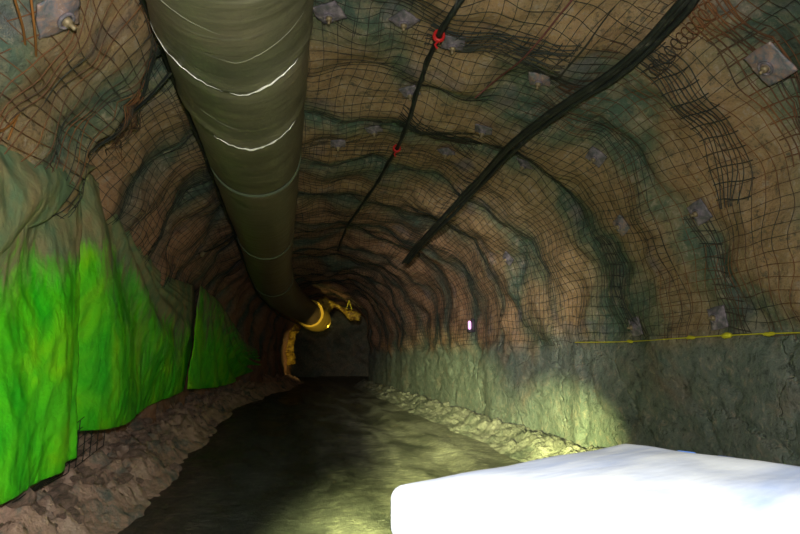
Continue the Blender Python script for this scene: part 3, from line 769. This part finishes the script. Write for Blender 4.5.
Pf, Df = tarp_grid([(-75, 136), (-30, 141), (0, 146), (40, 154), (70, 159), (82, 164)], [(-75, 290), (-30, 262), (0, 241), (30, 222), (60, 190), (82, 170)], X1, 120, 50, foldf, dirtf)
fl = tarp_obj('flap', Pf, Df, t1); tag(fl, 'dusty folded-over top flap')
# middle sheet
X2 = lambda px: np.interp(px, [56, 95, 200], [-1.70, -1.60, -1.74])
def fold2(u, v, P):
    k = u / (.10 + .9 * v)
    return .12 * np.sin(k * 8.5) * v ** .6 * (1 - u) + .07 * np.sin(u * 22 + 5 * v) * v * (1.05 - v) + .06 * np.sin(PI * v) + crumple(P, 12.) - .06 * np.exp(-((1 - u) / .05) ** 2)
def dirt2(u, v, P): return np.clip(.50 - 1.0 * v ** .9 + .20 * u + .28 * noise(P[..., 1] * .9, P[..., 2], 13.) + .25 * np.exp(-((v) / .16) ** 2), -.22, .5)
P2_, D2 = tarp_grid([(70, 163), (84, 168), (95, 180), (112, 197), (129, 227), (145, 254), (162, 275), (180, 281), (198, 287)], [(56, 434), (72, 431), (95, 430), (118, 424), (134, 416), (160, 402), (186, 389)], X2, 190, 110, fold2, dirt2)
t2 = tarp_obj('green_tarpaulin', P2_, D2); tag(t2, 'long green tarpaulin, middle of the three, sloping down from the dark upright fold', 'tarpaulin', 'green tarpaulins draped along the left wall')
def X3(px):
    y_ = np.arange(8, 26, .05); t_ = px + 0 * y_; g = -(283 - px) / F * 1.02 * y_ - (left_x(y_) + .36)
    y1_ = y_[np.argmax(g < 0)] if (g < 0).any() else 20.
    return float(left_x(y1_) + .36)
def fold3(u, v, P): return .12 * np.sin(u * 24 / (.4 + .6 * v)) * v ** .7 * .8 + .05 + crumple(P, 22.)
def dirt3(u, v, P): return np.clip(.28 - .62 * v + .12 * noise(P[..., 1] * .6, P[..., 2], 23.), -.12, .5)
P3, D3 = tarp_grid([(197, 285), (205, 292), (218, 303), (232, 325), (244, 343), (256, 350)], [(184, 389), (200, 389), (222, 386), (240, 376), (248, 371), (257, 368)], X3, 140, 70, fold3, dirt3)
t3 = tarp_obj('green_tarpaulin', P3, D3); tag(t3, 'farthest small green tarpaulin with pleated folds on the left', 'tarpaulin', 'green tarpaulins draped along the left wall')
# torn mesh hanging out beneath the sheets
mb = MB()
def lowp(a, b): 
    X = np.interp(a, [20, 110], [-1.50, -1.62]); return on_x(a, b, X)
for k in range(14):
    f = k / 13; A = lowp(18 + 90 * f, 500 - 72 * f - (30 if f > .55 else 0) ); B = lowp(16 + 88 * f + 4, 502 - 48 * f - (0 if f < .6 else 22 * (f - .6)))
    q = np.linspace(0, 1, 10)[:, None]; P = A * (1 - q) + B * q; P[:, 0] -= .04 * q[:, 0]
    mb.tube(P, .004, 4)
for k in range(6):
    f = np.linspace(0, 1, 30); g = k / 5
    A = np.array([lowp(18 + 90 * a, 500 - 72 * a - (30 if a > .55 else 0)) * (1 - g) + lowp(20 + 88 * a, 502 - 48 * a - (0 if a < .6 else 22 * (a - .6))) * g for a in f]); A[:, 0] -= .04 * g
    mb.tube(A, .004, 4)
tag(mb.build('mesh_scrap', M_wire), 'torn edge of dark wire mesh poking out below the near green tarpaulins', 'wire mesh')

# ------------------------------------------------------------------ far yellow things
def lumpy(P, r, seg, amp, sd, flat=1.0):
    V, Fc = tube(P, r, seg); c = np.repeat(P, seg, axis=0); d = V - c; k = 1 + amp * (noise(V[:, 0] * 3, V[:, 1] * 3, V[:, 2] * 3 + sd) + .6 * np.abs(noise(V[:, 0] * 8, V[:, 1] * 8, V[:, 2] * 8 + sd)))
    return c + d * k[:, None], Fc
def at_y(px, py, Yd):
    d = ray(px, py); return d * (Yd / d[1])
q = np.linspace(0, 1, 40)
P = np.array([at_y(291 - 3 * t + 1.5 * math.sin(t * 7), 322 + 43 * t, 27.5) for t in q])
V_, F_ = lumpy(P, .24 + .06 * np.sin(q * 9), 20, .7, 3.); t_ = link('yellow_curtain', raw_mesh('yellow_curtain', V_, F_), M_ysheet)
tag(t_, 'yellow gathered plastic curtain hanging to the floor at the far left of the tunnel end', 'curtain')
P = np.array([at_y(296 + 64 * t, 300 + 3 * math.sin(t * 8) + 14 * t, 24.2 - .7 * t) for t in q])
V_, F_ = lumpy(P, (.10 + .05 * np.sin(q * 17) + .12 * np.exp(-((q - .45) / .12) ** 2)) * (1.05 - .1 * q) + .07 * sstep(.8, .95, q), 24, .9, 9.); t_ = link('yellow_sheet', raw_mesh('yellow_sheet', V_, F_), M_ysheet)
tag(t_, 'crumpled yellow plastic sheet slung under the roof at the tunnel end', 'plastic sheet')
mb = MB(); A, B, D_ = at_y(346.5, 309, 23.4), at_y(349, 300, 23.4), at_y(352, 310, 23.4)
mb.tube(np.array([A, (A + B) / 2, B]), .02, 6); mb.tube(np.array([B, (B + D_) / 2, D_]), .02, 6); tag(mb.build('sheet_hanger', M_yellow), 'small yellow wire hanger shaped like an upside down V on the yellow sheet', 'hanger')

# ------------------------------------------------------------------ white bin close to the camera
ZT = -.25
def on_z(px, py, z): d = ray(px, py); return d * (z / d[2])
A = on_z(385, 484, ZT); B = on_z(622, 442, ZT)
e1 = (B - A)[:2]; Lx = float(np.linalg.norm(e1)); e1 = e1 / Lx; e2 = np.array([e1[1], -e1[0]])      # towards the camera's right
Cc = on_z(800, 470, ZT)
print('bin A', A, 'B', B, 'L', Lx, 'angle of BC', np.degrees(math.acos(np.dot(-e1, ((Cc - B)[:2]) / np.linalg.norm((Cc - B)[:2])))))
Wd = .62
import bmesh
def rbox(name, lx, ly, lz, bev, segs, material, parent, loc):
    bm = bmesh.new(); bmesh.ops.create_cube(bm, size=1)
    for v in bm.verts: v.co = (v.co.x * lx, v.co.y * ly, v.co.z * lz)
    bmesh.ops.bevel(bm, geom=bm.edges[:], offset=bev, segments=segs, profile=.5, affect='EDGES')
    me = bpy.data.meshes.new(name); bm.to_mesh(me); bm.free(); o = link(name, me, material, parent); o.location = loc; return o
cen = A[:2] + e1 * Lx / 2 + e2 * Wd / 2
root = thing('storage_bin', 'overexposed white plastic bin lid in the lower right foreground, close to the camera', 'bin', (cen[0], cen[1], FZ))
root.rotation_euler.z = math.atan2(e1[1], e1[0])
H = ZT - FZ
# lid: a shallow crowned slab with rounded corners
nu, nv = 70, 50
def lid_mesh():
    bm = bmesh.new(); bmesh.ops.create_cube(bm, size=1)
    bmesh.ops.subdivide_edges(bm, edges=bm.edges[:], cuts=26, use_grid_fill=True)
    lx, ly, lz, r = Lx, Wd, .105, .028
    for v in bm.verts:
        p = np.array(v.co) * 2; p = np.sign(p) * (1 - (1 - np.abs(p)) ** 2.0); h = np.array([lx, ly, lz]) / 2; q = p * h
        inner = np.clip(q, -(h - r), h - r); d = q - inner; l = np.linalg.norm(d)
        if l > 1e-6: q = inner + d / l * r
        x_, y_ = q[0] / lx, q[1] / ly
        if p[2] > 0: q[2] += .012 * (1 - (2 * x_) ** 4) * (1 - (2 * y_) ** 4) * .3 + .004 * float(noise(x_ * 5, y_ * 5))
        v.co = q
    me = bpy.data.meshes.new('lid'); bm.to_mesh(me); bm.free(); return me
lid = link('lid', lid_mesh(), M_white, root); lid.location = (0, 0, H - .0525)
rbox('body', Lx - .07, Wd - .07, H - .105, .03, 4, M_white, root, (0, 0, (H - .105) / 2 + .002))
rbox('rib', Lx - .05, Wd - .05, .03, .012, 3, M_white, root, (0, 0, H * .62))
# hinge tabs on the far right edge (blue)
for fy, l in ((.26, .02), (.10, .022)):
    x_ = Lx / 2 - .002; o = rbox('hinge_tab', .02, .05, .018, .006, 3, M_blue, root, (x_ + .004, Wd / 2 - Wd * fy - .12, H - .012)); tag(o, 'small blue hinge tab')
rbox('latch', .012, .10, .07, .005, 3, M_grey_plastic, root, (-Lx / 2 + .03, 0, H - .14))

# ------------------------------------------------------------------ light
wd = bpy.data.worlds.new('World'); sc.world = wd; wd.use_nodes = True
wd.node_tree.nodes['Background'].inputs[0].default_value = (.5, .6, .55, 1); wd.node_tree.nodes['Background'].inputs[1].default_value = .004
def spot(name, loc, target, power, angle, blend, color, radius=.04):
    l = bpy.data.lights.new(name, 'SPOT'); l.energy = power; l.spot_size = math.radians(angle); l.spot_blend = blend; l.color = color; l.shadow_soft_size = radius
    o = bpy.data.objects.new(name, l); C.objects.link(o); o.location = loc
    from mathutils import Vector
    o.rotation_euler = (Vector(target) - Vector(loc)).to_track_quat('-Z', 'Y').to_euler(); return o
spot('camera_flash', (.02, -.05, .16), tuple(FV * 5 + np.array([-.1, 0, -.3])), 440, 132, .5, (1., .96, .88), .04)
spot('far_wall_fill', (-.2, -.3, .50), (3.6, 11.5, .1), 3200, 34, 1.0, (1., .93, .83), .06)  # unseen lamp added to carry light to the far right wall
yg = (.94, 1., .38)
spot('vehicle_headlight', (.02, .95, -.32), (3.55, 7.0, -1.20), 9000, 17, 1.0, yg, .04)
spot('vehicle_headlight', (-.05, .95, -.32), (.42, 3.05, -1.3), 11000, 34, 1.0, yg, .04)
spot('vehicle_headlight', (.06, .9, -.30), (3.3, 11.6, -1.15), 10000, 19, 1.0, yg, .04)
spot('yellow_end_fill', (1.0, 14.5, .4), (1.35, 20.6, 1.50), 800, 19, .8, (1., .78, .25), .05)  # unseen spot added to brighten the yellow outlet sleeve
spot('yellow_end_fill', (2.6, 23.0, .2), (.45, 27.6, .0), 230, 36, .7, (1., .72, .22), .05)  # another added spot, for the yellow curtain
spot('yellow_end_fill', (1.6, 20.5, 1.0), (2.0, 24.0, 1.85), 90, 60, .9, (1., .78, .25), .05)  # another added spot, for the yellow sheet under the roof

sc.view_settings.view_transform = 'Standard'; sc.view_settings.look = 'None'; sc.view_settings.gamma = 1; sc.view_settings.use_curve_mapping = False
sc.view_settings.exposure = 0.0
